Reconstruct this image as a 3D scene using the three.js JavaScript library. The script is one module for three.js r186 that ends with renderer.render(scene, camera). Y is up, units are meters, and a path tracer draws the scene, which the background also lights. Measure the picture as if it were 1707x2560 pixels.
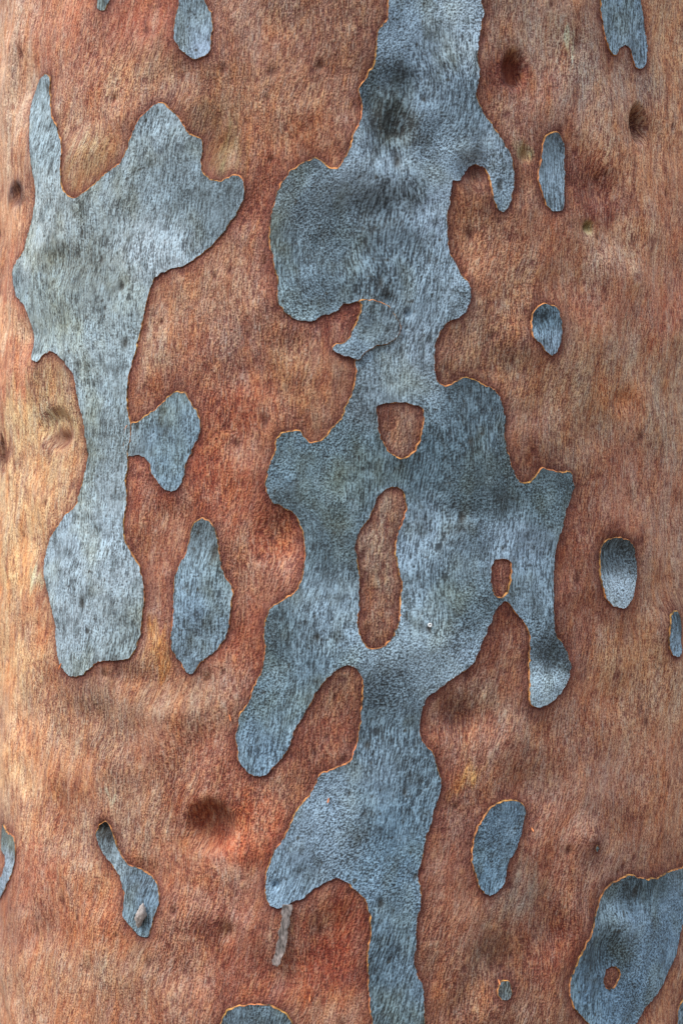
import * as THREE from 'three';

// ---------------------------------------------------------------- camera, sky, sun, exposure
const scene = new THREE.Scene();
const EYE = 1.35;                                   // height of the lens above the ground
const R0 = 0.2122, AX = 0.0115;                     // trunk radius, trunk axis beside the line of sight
const camera = new THREE.PerspectiveCamera(2 * Math.atan(0.3 / 1.6) * 180 / Math.PI, 682 / 1024, 0.05, 400);
camera.position.set(0, EYE, 1.6);
camera.lookAt(0, EYE, 0);
camera.focus = 1.43;
camera.userData.fStop = 9;

const SUN = new THREE.Vector3(-0.55, 0.80, 0.33).normalize();
{
  const w = 128, h = 64, data = new Float32Array(w * h * 4);
  for (let j = 0; j < h; j++) for (let i = 0; i < w; i++) {
    const el = ((j + 0.5) / h - 0.5) * Math.PI, az = ((i + 0.5) / w - 0.5) * 2 * Math.PI;
    const d = new THREE.Vector3(Math.cos(el) * Math.cos(az), Math.sin(el), Math.cos(el) * Math.sin(az));
    const up = Math.max(0, d.y), near = Math.max(0, d.dot(SUN));
    let v = 0.16 + 1.05 * Math.pow(up, 1.5) + 0.5 * Math.pow(near, 3);          // overcast, brighter overhead and towards the veiled sun
    if (d.y < 0) v = 0.15;
    data.set([v * 0.95, v * 1.0, v * 1.06, 1], (j * w + i) * 4);
  }
  const sky = new THREE.DataTexture(data, w, h, THREE.RGBAFormat, THREE.FloatType);
  sky.mapping = THREE.EquirectangularReflectionMapping;
  sky.magFilter = sky.minFilter = THREE.LinearFilter;
  sky.wrapS = THREE.RepeatWrapping;
  sky.needsUpdate = true;
  scene.background = sky; scene.environment = sky;
  scene.backgroundIntensity = 1; scene.environmentIntensity = 1;
}
const sun = new THREE.DirectionalLight(0xfff1e0, 1.5);
sun.position.set(SUN.x * 6, EYE + SUN.y * 6, SUN.z * 6);
sun.target.position.set(0, EYE, 0);
sun.castShadow = true; sun.shadow.radius = 32; sun.shadow.mapSize.set(2048, 2048);
Object.assign(sun.shadow.camera, { left: -2, right: 2, top: 2, bottom: -2, near: 0.5, far: 14 });
scene.add(sun, sun.target);
const renderer = new THREE.WebGLRenderer({ antialias: true });
renderer.setSize(682, 1024);
renderer.toneMapping = THREE.LinearToneMapping;
renderer.toneMappingExposure = 1.88;
renderer.shadowMap.enabled = true;

// ---------------------------------------------------------------- noise
let seed = 20611;
const rnd = () => { seed = (seed * 1664525 + 1013904223) >>> 0; return seed / 4294967296; };
const PERM = new Uint8Array(512), GX = new Float64Array(256), GY = new Float64Array(256);
for (let i = 0; i < 256; i++) { PERM[i] = i; const a = rnd() * Math.PI * 2; GX[i] = Math.cos(a); GY[i] = Math.sin(a); }
for (let i = 255; i > 0; i--) { const j = Math.floor(rnd() * (i + 1)); const t = PERM[i]; PERM[i] = PERM[j]; PERM[j] = t; }
for (let i = 0; i < 256; i++) PERM[i + 256] = PERM[i];
function noise(x, y) {                              // gradient noise, about -1 ... 1
  const xi = Math.floor(x), yi = Math.floor(y), fx = x - xi, fy = y - yi, X = xi & 255, Y = yi & 255;
  const u = fx * fx * fx * (fx * (fx * 6 - 15) + 10), v = fy * fy * fy * (fy * (fy * 6 - 15) + 10);
  const a = PERM[PERM[X] + Y], b = PERM[PERM[X + 1] + Y], c = PERM[PERM[X] + Y + 1], d = PERM[PERM[X + 1] + Y + 1];
  const n0 = GX[a] * fx + GY[a] * fy, n1 = GX[b] * (fx - 1) + GY[b] * fy;
  const n2 = GX[c] * fx + GY[c] * (fy - 1), n3 = GX[d] * (fx - 1) + GY[d] * (fy - 1);
  return 1.5 * (n0 + u * (n1 - n0) + v * (n2 - n0 + u * (n0 - n1 - n2 + n3)));
}
const clamp = (x, a, b) => x < a ? a : x > b ? b : x;
const smooth = (a, b, x) => { const t = clamp((x - a) / (b - a), 0, 1); return t * t * (3 - 2 * t); };

// ---------------------------------------------------------------- relief of the trunk; s runs round the trunk, h up it, both in millimetres from the line of sight
const DENTS = [
  [-43.8,-13.1,13.5,13.2,-3],
  [-96.6,-104.3,18.4,8.8,2.2],
  [-129.4,-87.4,17.6,8.8,-2.4],
  [-161.2,-107,13.8,8.8,-2.4],
  [-135.4,-133.2,15.0,11.0,2],
  [-168.4,-193,18.1,11.0,2],
  [-206.3,-227.6,20.0,11.0,-2.4],
  [-144.6,-216.1,12.7,8.8,2],
  [-96.6,-203.2,15.8,13.2,2.4],
  [-96.6,-239.1,18.4,11.0,-2.4],
  [-48.3,-236.4,13.9,11.0,-2.6],
  [-120.8,-189,11.2,6.6,-2],
  [-53,105.8,13.9,13.2,2.2],
  [-62.3,70.3,14.3,11.0,-2.2],
  [-107.1,84.7,10.5,11.0,2],
  [-34.7,83.3,11.3,8.8,-2.2],
  [-101.8,-1,13.1,8.8,-2.2],
  [-62.3,21.3,14.3,11.0,2],
  [109.8,116.4,16.5,11.0,-2],
  [78.8,88.5,17.1,13.2,2.2],
  [123.8,44.4,17.2,13.2,-2.2],
  [96.5,39.5,13.1,11.0,1.8],
  [165.6,45.2,18.4,13.2,2],
  [173.1,-63.6,19.4,11.0,2],
  [145.1,-97.1,19.1,11.0,-2.2],
  [83.8,-139.7,17.5,11.0,-2.2],
  [120.9,-170.9,16.9,8.8,2.2],
  [118.1,198.3,14.1,11.0,1.8],
  [109.8,238.3,13.8,11.0,-1.8],
  [-101.8,224.1,15.8,11.0,-2],
  [-129.4,208.2,11.8,8.8,1.8],
  [-41.5,247.6,15.7,11.0,-2],
  [-30.2,205.2,13.5,11.0,1.8],
  [-222.7,232.5,18.0,13.2,-2.5],
  [-222.7,94.3,18.0,11.0,-2.5],
  [-216.9,-17.6,22.5,13.2,-2],
  [78.8,227.1,5.6,8.8,-9],
  [160.3,205.3,6.6,9.2,-11],
  [-22.4,226.7,2.0,2.6,-1.6],
  [-139.9,216.4,2.1,2.2,-1.6],
  [-241.6,175.3,7.2,5.7,-5],
  [-192.3,44.7,13.3,9.9,-6],
  [-191.4,38.3,5.7,4.0,-2.0],
  [-272.3,32.1,5.4,8.8,-7],
  [-179.8,64.2,16.0,13.2,-1.0],
  [18.2,198.8,6.8,10.1,-5],
  [15.3,214.9,22.5,11.0,-3.4],
  [7.5,154,17.5,8.8,-4.2],
  [5.3,136.3,27.0,13.2,-1.5],
  [-1.3,172.8,15.3,7.7,1.2],
  [-80,-162,12.2,11.9,-8.5],
  [-62.3,-172.4,14.3,9.9,1.5],
  [-71.8,-215.9,3.8,4.8,-3],
  [135.7,-230.1,9.2,8.8,-4.5],
  [151.7,-205.3,15.2,7.0,-2.5],
  [145.1,-213.8,12.7,8.8,0.8],
  [144.5,-22,11.0,7.9,-4.3],
  [146.7,-38.8,11.5,7.9,1.0],
  [103.9,-73,5.9,8.4,-2.6],
  [96.5,-93.1,6.8,8.8,1.6],
  [56.1,175.9,8.1,6.6,-4.3],
  [131.2,169.7,12.0,9.7,-3.4],
  [85,183.8,2.5,4.0,-2.6],
  [122.4,147.6,3.2,3.5,-2.6],
  [-73.7,187.7,6.2,6.6,-2.4],
  [-84,196.1,15.0,8.8,-1.5],
  [-43.8,-14.3,11.3,13.2,-2.0],
  [50.3,-105.4,13.9,8.8,-4],
  [-81.5,-86,2.0,3.5,-1.6],
  [-147.8,-86.2,1.9,2.2,-1.4],
  [-149.1,-166.5,3.9,3.1,-3.0],
  [-44.9,-190.1,2.0,2.2,-2.2],
  [-188,-156.4,10.2,11.0,-3.6],
  [-116.6,-198.9,2.7,2.6,-1.5],
  [23.1,100.9,2.0,2.2,-1.6],
  [12,107.5,3.5,2.6,-1.6],
  [50.3,-0.9,9.3,6.6,-1.5],
  [-23.5,136.4,2.3,4.0,-1.2],
  [148.4,58.6,7.1,5.7,-1.8],
  [-179.8,134,20.0,8.8,-1.4],
  [-28,171.9,1.8,2.2,-1],
  [-58.8,226.1,9.3,11.0,-1.0],
  [-164.8,190.7,17.8,11.0,1.4],
  [50.3,74.6,13.9,13.2,1.0],
  [36.6,21.2,20.3,17.6,-1.6],
  [27.6,-67.4,24.7,15.4,1.8],
  [5.3,-107.2,11.2,15.4,-2.0],
  [12,-240,10.9,15.4,-1.4],
  [-129.4,-62.4,14.7,8.8,-1.4],
  [132.7,5.9,12.0,11.0,-1.2],
  [101.7,-214.8,16.1,13.2,-2.0],
  [71.5,-230.8,14.6,13.2,-1.8],
  [-16.8,-222.3,13.1,17.6,-1.6],
  [-222.7,-113,36.0,15.4,-1.2],
  [-84,-16.6,10.0,8.8,-1.4],
  [78.8,-115,9.7,11.0,0.8],
  [-151.1,78.2,1.6,2.2,-1],
  [70.3,60.4,1.5,1.8,-0.8],
  [-161.2,-243.1,4.8,6.6,-1.6],
  [5.3,206,9.0,5.7,-1.4],
  [59.6,161.6,9.5,8.8,1.2],
  [-3.5,118.6,19.7,11.0,1.2],
  [115.3,218.4,16.5,11.0,1.0],
  [141.9,127,15.9,11.0,1.4],
  [-206.3,199.6,20.0,15.4,1.5],
  [95.2,99,6.7,4.8,-1.8],
  [158.5,155.6,17.5,11.0,1.2]];
const PITS = new Map();                             // scattered pores and small pits, found by 20 mm squares
for (let k = 0; k < 150; k++) {
  const s = -305 + rnd() * 520, h = -285 + rnd() * 580, r = 0.8 + 2.4 * rnd() * rnd(), p = [s, h, r, r * (1.1 + rnd()), -(0.35 + 0.9 * rnd()) * (0.5 + r * 0.35)];
  for (const i of [-1, 0, 1]) for (const j of [-1, 0, 1]) { const key = (Math.floor(s / 20) + i) * 1000 + Math.floor(h / 20) + j; if (!PITS.has(key)) PITS.set(key, []); PITS.get(key).push(p); }
}
const NONE = [];
const pitsNear = (s, h) => PITS.get(Math.floor(s / 20) * 1000 + Math.floor(h / 20)) || NONE;
function relief(s, h) {                             // millimetres outwards
  let r = 2.4 * noise(s / 90 + 3.1, h / 120 + 8.2) + 1.6 * noise(s / 36 + 11, h / 54 + 4) + 0.7 * noise(s / 14 + 7, h / 18 + 1) + 0.14 * noise(s / 5.5, h / 8);
  r += 1.9 * noise(s / 22 + 41, h / 27 + 13) * smooth(-0.5, 0.5, noise(s / 70 + 15, h / 70 + 33));
  for (const p of pitsNear(s, h)) { const a = (s - p[0]) / p[2], b = (h - p[1]) / p[3], q = a * a + b * b; if (q < 7) r += p[4] * Math.exp(-q); }
  for (let k = 0; k < DENTS.length; k++) {
    const d = DENTS[k], a = (s - d[0]) / d[2], b = (h - d[1]) / d[3], q = a * a + b * b;
    if (q < 9) r += (d[4] < -1.3 && d[4] > -4.4 ? 1.35 : 1) * d[4] * (d[4] < -5.9 ? Math.exp(-Math.pow(q, 2.2)) : d[4] < -4.4 ? Math.exp(-Math.pow(q, 1.5)) : Math.exp(-q));
  }
  return r;
}
function trunkRadius(h) {                           // gentle taper, buttressed foot
  const y = h / 1000 + EYE;
  return R0 - 0.010 * (y - EYE) * smooth(0.5, 1.5, Math.abs(y - EYE)) + 0.13 * Math.exp(-y / 0.16);
}
function place(s, h, lift, out, o) {                // point on the trunk raised by lift millimetres
  const a = s / 1000 / R0, r = trunkRadius(h) + lift / 1000;
  out[o] = Math.sin(a) * r; out[o + 1] = h / 1000 + EYE; out[o + 2] = Math.cos(a) * r;
}

// ---------------------------------------------------------------- the grid
const HALF = Math.PI * R0 * 1000;                   // half the girth
const S0 = -318, S1 = 232, H0 = -294, H1 = 310, STEP = 0.8;
const NS = Math.round((S1 - S0) / STEP), NH = Math.round((H1 - H0) / STEP);
const sAt = [], hAt = [];
for (let h = -EYE * 1000 - 20; h < H0 - 12; h += 30) hAt.push(h);
const hFirst = hAt.length;
for (let j = 0; j <= NH; j++) hAt.push(H0 + j * STEP);
for (let h = H1 + 12; h < 1700; h += 30) hAt.push(h);
for (let s = -HALF; s < S0 - 6; s += 12) sAt.push(s);
const sFirst = sAt.length;
for (let i = 0; i <= NS; i++) sAt.push(S0 + i * STEP);
for (let s = S1 + 8; s < HALF - 6; s += 12) sAt.push(s);
sAt.push(HALF);
const CS = sAt.length, CH = hAt.length;
const UV = (s, h) => [s / HALF + 0.5, (h - 8) / 640 + 0.5];
const gridPos = new Float32Array(CS * CH * 3), gridUv = new Float32Array(CS * CH * 2), lift0 = new Float32Array(CS * CH);
for (let j = 0; j < CH; j++) for (let i = 0; i < CS; i++) {
  const n = j * CS + i, s = sAt[i], h = hAt[j], ss = i === CS - 1 ? -HALF : s;
  const blend = smooth(HALF, HALF - 60, Math.abs(s));
  lift0[n] = relief(ss, h) * (0.001 + 0.999 * blend);
  place(s, h, lift0[n], gridPos, n * 3);
  const uv = UV(s, h); gridUv[n * 2] = uv[0]; gridUv[n * 2 + 1] = uv[1];
}

// ---------------------------------------------------------------- outlines of the grey flakes (millimetres on the trunk)
const FLAKES = [
  { label: 'large branching blue-grey central patch with islands of brown bark', rise: 0.38, curl: 0.36, outline: [13.2,269.1,12.4,263.6,12.1,255.8,11.9,250.3,9.1,246.9,6.9,242.5,6.3,234.7,5.2,228.1,2.4,223.1,-0.9,218.1,-2.8,214.8,-1.4,210.3,-1.2,203.7,-2,198.2,-4.8,192.6,-6.4,186,-9.2,181,-10.8,177.7,-13.4,174.8,-17.3,174.8,-20.1,176.7,-21.7,178.4,-24.5,179.8,-29,178.7,-32.9,176.9,-36.3,174.2,-39.1,170.9,-42.6,166.6,-44.8,162.2,-46.5,155.6,-47.7,148.9,-48.5,142.3,-47.7,135.6,-46.4,130.6,-45.4,125,-43.7,119.4,-43.9,113.8,-43.7,108.3,-41.4,103.8,-38,99.9,-32.4,97.4,-25.6,97.5,-21.2,100.3,-15.6,101.3,-10.8,105.2,-7,106.6,-2,106.3,0.2,96.9,-2,85.8,-4.1,76.9,-3.9,70.3,-4.8,64.8,-6.4,59.2,-9.2,53.7,-11.4,47.6,-14.5,44.3,-17.8,40.4,-21.2,36.6,-26.8,35.1,-30.1,37.7,-32.4,41,-36.9,41.1,-42.6,39.4,-44.3,36.1,-45.4,30.6,-48.3,23.9,-50,17.2,-49.4,10.6,-47.1,5,-44.3,3.9,-41.4,2.8,-36.3,-0.6,-33.5,-4.4,-31.2,-11.1,-30.1,-18.8,-30.1,-26.6,-31.2,-34.4,-34.1,-39.9,-39.1,-43.8,-46,-47.8,-48.8,-50.6,-50.6,-56.7,-51.1,-62.3,-50.6,-68.9,-51.7,-77.8,-54,-84.5,-56.9,-91.3,-59.3,-98,-62.8,-102.5,-64.6,-108.1,-66.3,-114.9,-65.2,-120.4,-64.6,-126,-62.8,-129.8,-59.9,-133.1,-55.8,-134.7,-51.1,-134,-47.7,-131.1,-44.8,-128.3,-41.4,-124.3,-38.6,-119.9,-36.3,-114.3,-35.2,-109.8,-31.8,-105.3,-29.6,-100.9,-26.8,-96.4,-24,-90.9,-21.2,-87,-17.8,-83.6,-13.4,-79.7,-9.7,-77.9,-7,-78,-3.1,-80.3,-0.9,-84.1,-0.3,-91.9,-1.4,-99.6,-2,-107.4,-3.1,-115.1,-5.3,-122.9,-7.5,-127.3,-11.4,-129.3,-19,-132.2,-22.9,-134.1,-24.5,-138.5,-27.9,-144.7,-32.4,-149.2,-35.2,-154.8,-38,-160.4,-41.4,-167.1,-44.8,-171.6,-47.7,-178.4,-50,-184,-50.6,-190.7,-50,-197.3,-47.7,-201.1,-43.1,-201.6,-36.9,-198.6,-30.1,-195.7,-25.6,-191.7,-21.2,-188.9,-15.6,-186.1,-10.8,-186.8,-7,-189.3,-2.5,-193.2,0.8,-197.6,3,-204.3,3.5,-212,3,-218.6,1.9,-225.3,2.1,-233,2.4,-241.9,3,-250.7,4.7,-262.9,5.2,-271.8,30.6,-272.2,30.8,-263.3,30.8,-257.8,30.3,-247.8,29.7,-241.1,26.9,-234.4,25.2,-228.9,26.4,-222.2,26.4,-214.5,26.9,-206.7,28.8,-200.1,28.6,-193.4,27.7,-185.7,28.6,-179,30.3,-172.4,31.4,-165.8,34.2,-159.2,35.4,-153.7,37.6,-147,39.3,-140.4,38.8,-134.9,37.6,-130.4,34.8,-123.1,30.8,-118.6,28.6,-113.1,28.4,-106.4,29.7,-100.9,31.4,-95.9,35.4,-92.1,41,-88.3,47.9,-83.3,54.9,-79,58.4,-73.5,60.7,-67.9,63.7,-60.2,66.6,-54.6,69,-49.1,72.7,-46,76.3,-46.9,80,-51.5,85,-57.1,87.5,-62.8,88.1,-71.8,87.7,-78.5,87.7,-87.5,87.2,-95.3,88.7,-99.3,92.6,-100.8,97.7,-99.5,102.3,-96.3,106.3,-92.5,109.7,-86.9,111.8,-80.2,111.1,-73.4,107.7,-67.1,103.7,-63.1,102.3,-58.6,101.7,-50.7,101.9,-42.8,102.3,-33.8,103,-25.9,103,-19.2,105,-11.3,107,-6.8,108.6,-0.6,112.5,5.1,113.9,9.6,115.2,13,113.9,17.5,111.8,20.7,105.7,20,100.4,21.4,95.1,22.5,91.9,19.7,88.7,16.3,85,14.4,80.6,16.2,78.1,20.7,75.7,26.3,73.9,33,72.9,39.7,73.3,47.5,72.1,54.2,70.2,59.7,66.6,63,60.7,65.7,56,67.6,52.5,69,47.9,66.7,42.2,63.9,38.2,66,36.3,70.5,35.9,78.2,36.3,84.9,38.2,90.5,41,94.9,44.5,97.8,49.6,99.5,53.1,104,54.9,109.6,54.3,116.3,50.8,120.1,48.5,124.5,46.8,128.3,44.5,131.6,43.3,136.6,43.3,144.4,43.3,152.2,44.5,158.8,45,165.5,46.2,169.4,50.2,170.1,53.1,173.5,56,177,59.5,178.2,63.7,176.7,66,172.9,66.9,166.2,67.8,159.5,69.6,155.7,72.7,153.9,75.7,156.5,77.5,162.2,78.8,168.9,78.1,176.7,76.9,183.4,73.3,188.8,70.2,193.7,66.6,198.5,63.1,202.8,60.1,208.3,58.6,212.7,59,219.4,59.5,226.1,58.6,232.7,59,240.5,60.1,247.3,61.9,255.2,60.1,260.6,59.5,270.6], islands: [Float64Array.from([6.9,53.7,10.8,55,16.3,55.9,21.9,55.4,26.9,54.5,30.3,52.1,30.3,46,29.2,39.4,27.5,33.8,24.7,29.9,19.6,26.6,15.2,28.2,11.9,31.6,9.1,36,7.4,41.5,6.5,48.2]), Float64Array.from([14.1,13.3,10.2,11.1,6.9,7.2,4.7,2.2,3,-2.2,-0.3,-6.6,-3.1,-11.1,-4.2,-17.7,-3.6,-25.5,-2.5,-33.2,-2.5,-42.1,-2.5,-48.7,-3.6,-56.5,-2,-63.1,0.8,-68.6,5.2,-70.1,9.6,-68.6,13.5,-64.8,16.9,-58.7,18.3,-51,18.8,-42.1,19.1,-35.4,17.6,-28.8,16.3,-21,16.9,-13.3,19.6,-5.5,21,-0.6,21.7,2.8,20.8,8.3,18,12.2]), Float64Array.from([72.1,-23.8,75.7,-25.1,76.9,-30.2,76.3,-36.9,75.1,-41.3,70.8,-44.3,67.2,-42.4,65.5,-36.8,65.5,-31.2,66.6,-26.2,69.3,-24.3])] },
  { label: 'long pale blue-grey patch with a pointed horn at its upper left', rise: 0.38, curl: 0.36, outline: [-196.3,234.7,-200.2,236.3,-205.3,235.8,-209.9,234.1,-214.1,231.3,-219.1,227.2,-218.8,218.9,-216.9,209.1,-215.5,200.6,-212.7,192,-210.9,183.5,-210.1,175.2,-211.4,165.8,-216.9,155.6,-222.6,147.8,-229.5,141.8,-238.5,137.2,-243.1,133.3,-242.4,128.4,-235.6,119.5,-224.1,112.7,-218.3,105.2,-214.6,96.7,-213.3,87.1,-211.4,83.7,-208.1,81.7,-203.8,82,-200.5,84.8,-196.7,86.2,-191.8,86.4,-186.7,84.1,-179.7,79.2,-174.3,73.7,-171.1,64.3,-169.2,56.2,-166.5,49.2,-165.1,39.9,-164.7,31.8,-165.6,22.6,-167.4,14.5,-170.2,6.4,-173.5,1.2,-178.8,-1.2,-186.9,-8.2,-193.4,-14.1,-197.9,-21.2,-200.2,-28.2,-199,-36.5,-195.6,-44.6,-191.2,-51.5,-188.4,-58.5,-188.4,-65.5,-187.5,-73.6,-184.8,-80.5,-179.7,-85,-173,-87.2,-164.7,-86.4,-159.4,-84.1,-152.7,-79.5,-146.2,-77.9,-137.6,-77.8,-129.4,-76,-125.7,-71.6,-123.6,-65.8,-122.2,-59,-120.7,-51,-120,-44.2,-120.7,-37.4,-122.9,-29.5,-126.5,-23.9,-130.1,-18.2,-132.6,-12.5,-133.1,-6.8,-132.6,-0,-131.9,7.4,-132.9,15.4,-132.3,21.1,-131.6,25.6,-131.9,28.5,-130.8,35.9,-129.4,42.7,-129.4,45.5,-130.8,50.7,-131.9,56.4,-130.8,65.5,-129.4,73.4,-127.2,81.3,-125,90.3,-122.2,99.3,-119.3,107.1,-117.2,113.8,-114.5,119.9,-111.1,123.1,-104.4,125.1,-96.5,127,-90.2,129.6,-85.8,132.8,-79.6,137.1,-75.3,141.4,-71.7,145.7,-67.5,151.7,-64.6,156.1,-62.4,161.6,-62,166,-63.4,170.5,-65.7,172.3,-69.3,171.7,-72.9,169.8,-77.8,170,-82.1,171.9,-85.1,174.8,-86.6,179.4,-85.8,186,-87,191.7,-91.4,194,-94.6,196.6,-97.2,201.3,-101.7,205.5,-105.7,209.2,-109,211.7,-113.1,212,-116.5,209.4,-122.2,204.8,-125,201,-129.4,194.5,-132.3,189.1,-136.8,183.1,-144.6,179.8,-151,176.3,-157.7,171.6,-163.8,168.6,-170.2,167.1,-175.8,169.1,-180.1,173.5,-180.7,180.6,-180.1,187.5,-179.7,193.3,-182.8,199.4,-186.9,206.8,-191.2,214.3,-194,221.7,-195.6,227.8,-194.9,232.4] },
  { label: 'small blue-grey lobe joined to the long left patch', rise: 0.25, curl: 0.24, outline: [-132.6,45.2,-123.6,47.1,-116.5,50.9,-111.1,54.8,-105.7,59.4,-100.4,61.9,-95.9,61,-92.7,57.8,-89.5,53.3,-86.6,48.2,-86.4,43.2,-87.6,38.7,-90.8,34.2,-92.7,29.8,-95.2,25.3,-96.5,19.7,-99.1,14.1,-103,10.7,-107.7,11.9,-111.7,15.3,-115.2,19.8,-117.2,25.5,-120.7,28.4,-126.5,29.5,-133.8,29.3,-134.6,37.1] },
  { label: 'upright blue-grey patch with a pointed foot', rise: 0.29, curl: 0.30, outline: [-87.6,-3.9,-82.7,-4.3,-79,-7.8,-76.5,-13.4,-75.3,-20.1,-73.5,-27.9,-71.7,-33.5,-68.7,-37.9,-67.9,-43.5,-69.1,-51.3,-70.5,-60.3,-74.1,-67,-79,-72.7,-85.1,-77.3,-88.3,-81.3,-91.4,-83.3,-94.6,-80.9,-95.9,-77.6,-99.1,-74.3,-101.1,-69.8,-101.7,-63.1,-101.1,-54,-101.1,-45,-100.7,-36,-99.1,-29.3,-95.9,-22.5,-94,-14.6,-92.7,-8.4] },
  { label: 'drop-shaped grey patch at the upper left', rise: 0.29, curl: 0.36, outline: [-97.2,268.8,-97.8,264.3,-99.1,257.7,-100.7,251,-100.2,244.3,-97.8,240.7,-94,235.9,-88.3,233.3,-82.7,234.3,-79.6,236.6,-79,242.8,-78.4,249.4,-80.2,256.3,-83.3,262.1,-85.8,267.8] },
  { label: 'small sliver of grey patch at the very top', rise: 0.25, curl: 0.18, outline: [-150.2,270.9,-151.4,266.4,-148.6,263.8,-145.4,264.6,-142.2,268.2,-141.1,272.6,-147.8,273.4] },
  { label: 'lifted scrap of grey bark beside a brown tongue', rise: 2.30, curl: 0.36, outline: [-2.1,107.3,4.1,107.1,9.6,106.3,13.5,103,16.3,98,18.3,94.7,17.4,90.3,14.6,86.9,9.6,85.3,5.2,84.1,0.8,81.4,-2.5,77.5,-7,78.8,-11.4,79.7,-14.7,81.4,-16.1,83.4,-13.6,84.9,-10.3,85.6,-7,89.1,-4.8,93.6,-2.8,98.5,-0.9,103.5] },
  { label: 'narrow upright grey patch beside the greenish bud scar', rise: 0.29, curl: 0.36, outline: [103.7,196.3,107,192.9,108.4,187.4,108.1,179.4,108.1,171.5,107.7,163.6,105.7,156.2,100.4,155.9,96.4,159.7,94.9,165.2,92.6,170.7,93.2,176.3,94.9,183.2,95.8,190,98.4,194.4] },
  { label: 'leaf-shaped small grey patch', rise: 0.29, curl: 0.36, outline: [94.5,107.1,100.4,106.9,104.3,104.3,105.7,97.5,105.7,90.8,104.3,85.1,99.7,80.2,97.1,82.7,93.9,85.9,90.7,88.1,88.7,92.5,88.7,99.3,90.7,103.8] },
  { label: 'two-pronged grey patch at the upper right', rise: 0.29, curl: 0.30, outline: [128.9,276.4,130.4,270.8,131.1,263,132.6,255.2,135.6,246.3,139.5,240.5,142.7,240.2,145.1,243.9,149.1,245.7,153.3,244.2,155.9,239.4,158.4,235.6,162.9,235.3,166.5,239.4,167.4,248.8,165.6,256.6,163.8,264.5,161.1,274.5,159.3,280.1] },
  { label: 'oval grey patch, dark at its top', rise: 0.25, curl: 0.42, outline: [144.3,-13.5,151.6,-14.4,156.7,-19,158.8,-26.5,158.4,-34.6,155.9,-41.4,152.5,-47.1,146.7,-50.2,139.5,-49.1,134.9,-44.5,132.6,-37.6,132.2,-29.6,133.4,-21.6,137.2,-16] },
  { label: 'slim oval grey patch near the right edge', rise: 0.25, curl: 0.30, outline: [187.3,-53.8,192.8,-54.2,195.6,-59.9,195.1,-69.2,195.1,-75.1,189.5,-77.8,184.1,-75.3,181.4,-68.7,182.1,-60.6,184.1,-56] },
  { label: 'slanted bean-shaped blue patch', rise: 0.25, curl: 0.42, outline: [78.8,-148.4,83.7,-150.1,85.6,-154.6,84.3,-159.6,81.9,-166.2,78.8,-173.9,75.7,-179.4,73.9,-187.1,72.1,-192.6,67.8,-195.8,64.3,-195.9,60.7,-192.7,58.4,-186.5,56.6,-180.9,56,-174.2,57,-167.5,59,-162,62.5,-156.6,66.6,-151.7,72.7,-149.1] },
  { label: 'broad slanted grey patch with a small round brown spot', rise: 0.29, curl: 0.36, outline: [208.6,-192.7,203,-193.3,191.7,-193.3,183.1,-195.3,173.1,-196.1,164.7,-194.7,156.7,-192.5,150,-192.8,141.9,-195,136.4,-197.9,132.6,-204.5,128.9,-212.1,125.2,-219.8,120.9,-226.2,117.3,-233.8,113.9,-240.3,111.8,-245.8,111.8,-252.6,115.2,-258.5,120.9,-263.6,126.7,-268.7,140.3,-273.1,153.3,-271.8,162,-266,167.4,-262.1,175,-257.3,183.1,-251.3,189.5,-244,196.3,-235.5,201,-226.7,208.6,-214.6,214.1,-203.4], islands: [Float64Array.from([140.3,-238.3,145.4,-240.5,145.1,-245.6,141.1,-249.8,136.4,-249.8,133.4,-246.1,134.9,-241.1])] },
  { label: 'corner of a grey patch at the right edge', rise: 0.29, curl: 0.30, outline: [211.3,-262.3,203,-264,197.4,-268.5,195.1,-276.4,196.3,-283.6,211.3,-287.2,218.4,-275.3] },
  { label: 'tiny grey oval patch', rise: 0.21, curl: 0.24, outline: [73.9,-240.8,76.3,-241.5,77.3,-245.4,76.3,-249.3,73.3,-250.5,70.8,-249,70,-246.1,71.4,-242.3] },
  { label: 'rounded top of a grey patch at the bottom edge', rise: 0.29, curl: 0.36, outline: [-77.8,-270.1,-75.9,-264.3,-74.1,-260.3,-71.1,-256.2,-65.7,-253.5,-59.9,-252.3,-52.9,-251.9,-46,-253.3,-40.3,-257,-36.9,-262.4,-35.8,-267.9,-55.2,-273.2] },
  { label: 'club-shaped grey patch with a dark head', rise: 0.25, curl: 0.30, outline: [-147.8,-163.4,-144.6,-164.9,-142.2,-168.7,-140.7,-173.7,-137.6,-179.2,-133.1,-183.4,-126.5,-186.3,-119.3,-189.2,-113.8,-192.8,-111.1,-197.7,-110.7,-203.9,-113.1,-209.7,-115.2,-214.4,-117.2,-220.2,-122.2,-220.9,-125.7,-218.7,-129.4,-216.1,-133.1,-212.5,-134.1,-206.9,-133.8,-201.1,-135.3,-195.6,-138.4,-190.1,-142.2,-185.8,-147.8,-180.6,-151,-176.2,-153.5,-170.7,-152.7,-165.5] },
  { label: 'crescent grey patch at the left edge', rise: 0.29, curl: 0.30, outline: [-269.4,-176.2,-259.2,-179.1,-243.1,-180.4,-237.4,-185.8,-239.3,-193.2,-245.2,-201.1,-259.2,-210.2,-272.3,-218,-274.6,-208.5,-261.9,-201.4,-256.5,-196.4,-259.7,-192,-273.8,-190] },
  { label: 'tiny blue fleck of bark', rise: 0.17, curl: 0.06, outline: [127.4,-173.3,129.2,-175.7,128.6,-177.7,126.4,-175.8] },
];
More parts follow.
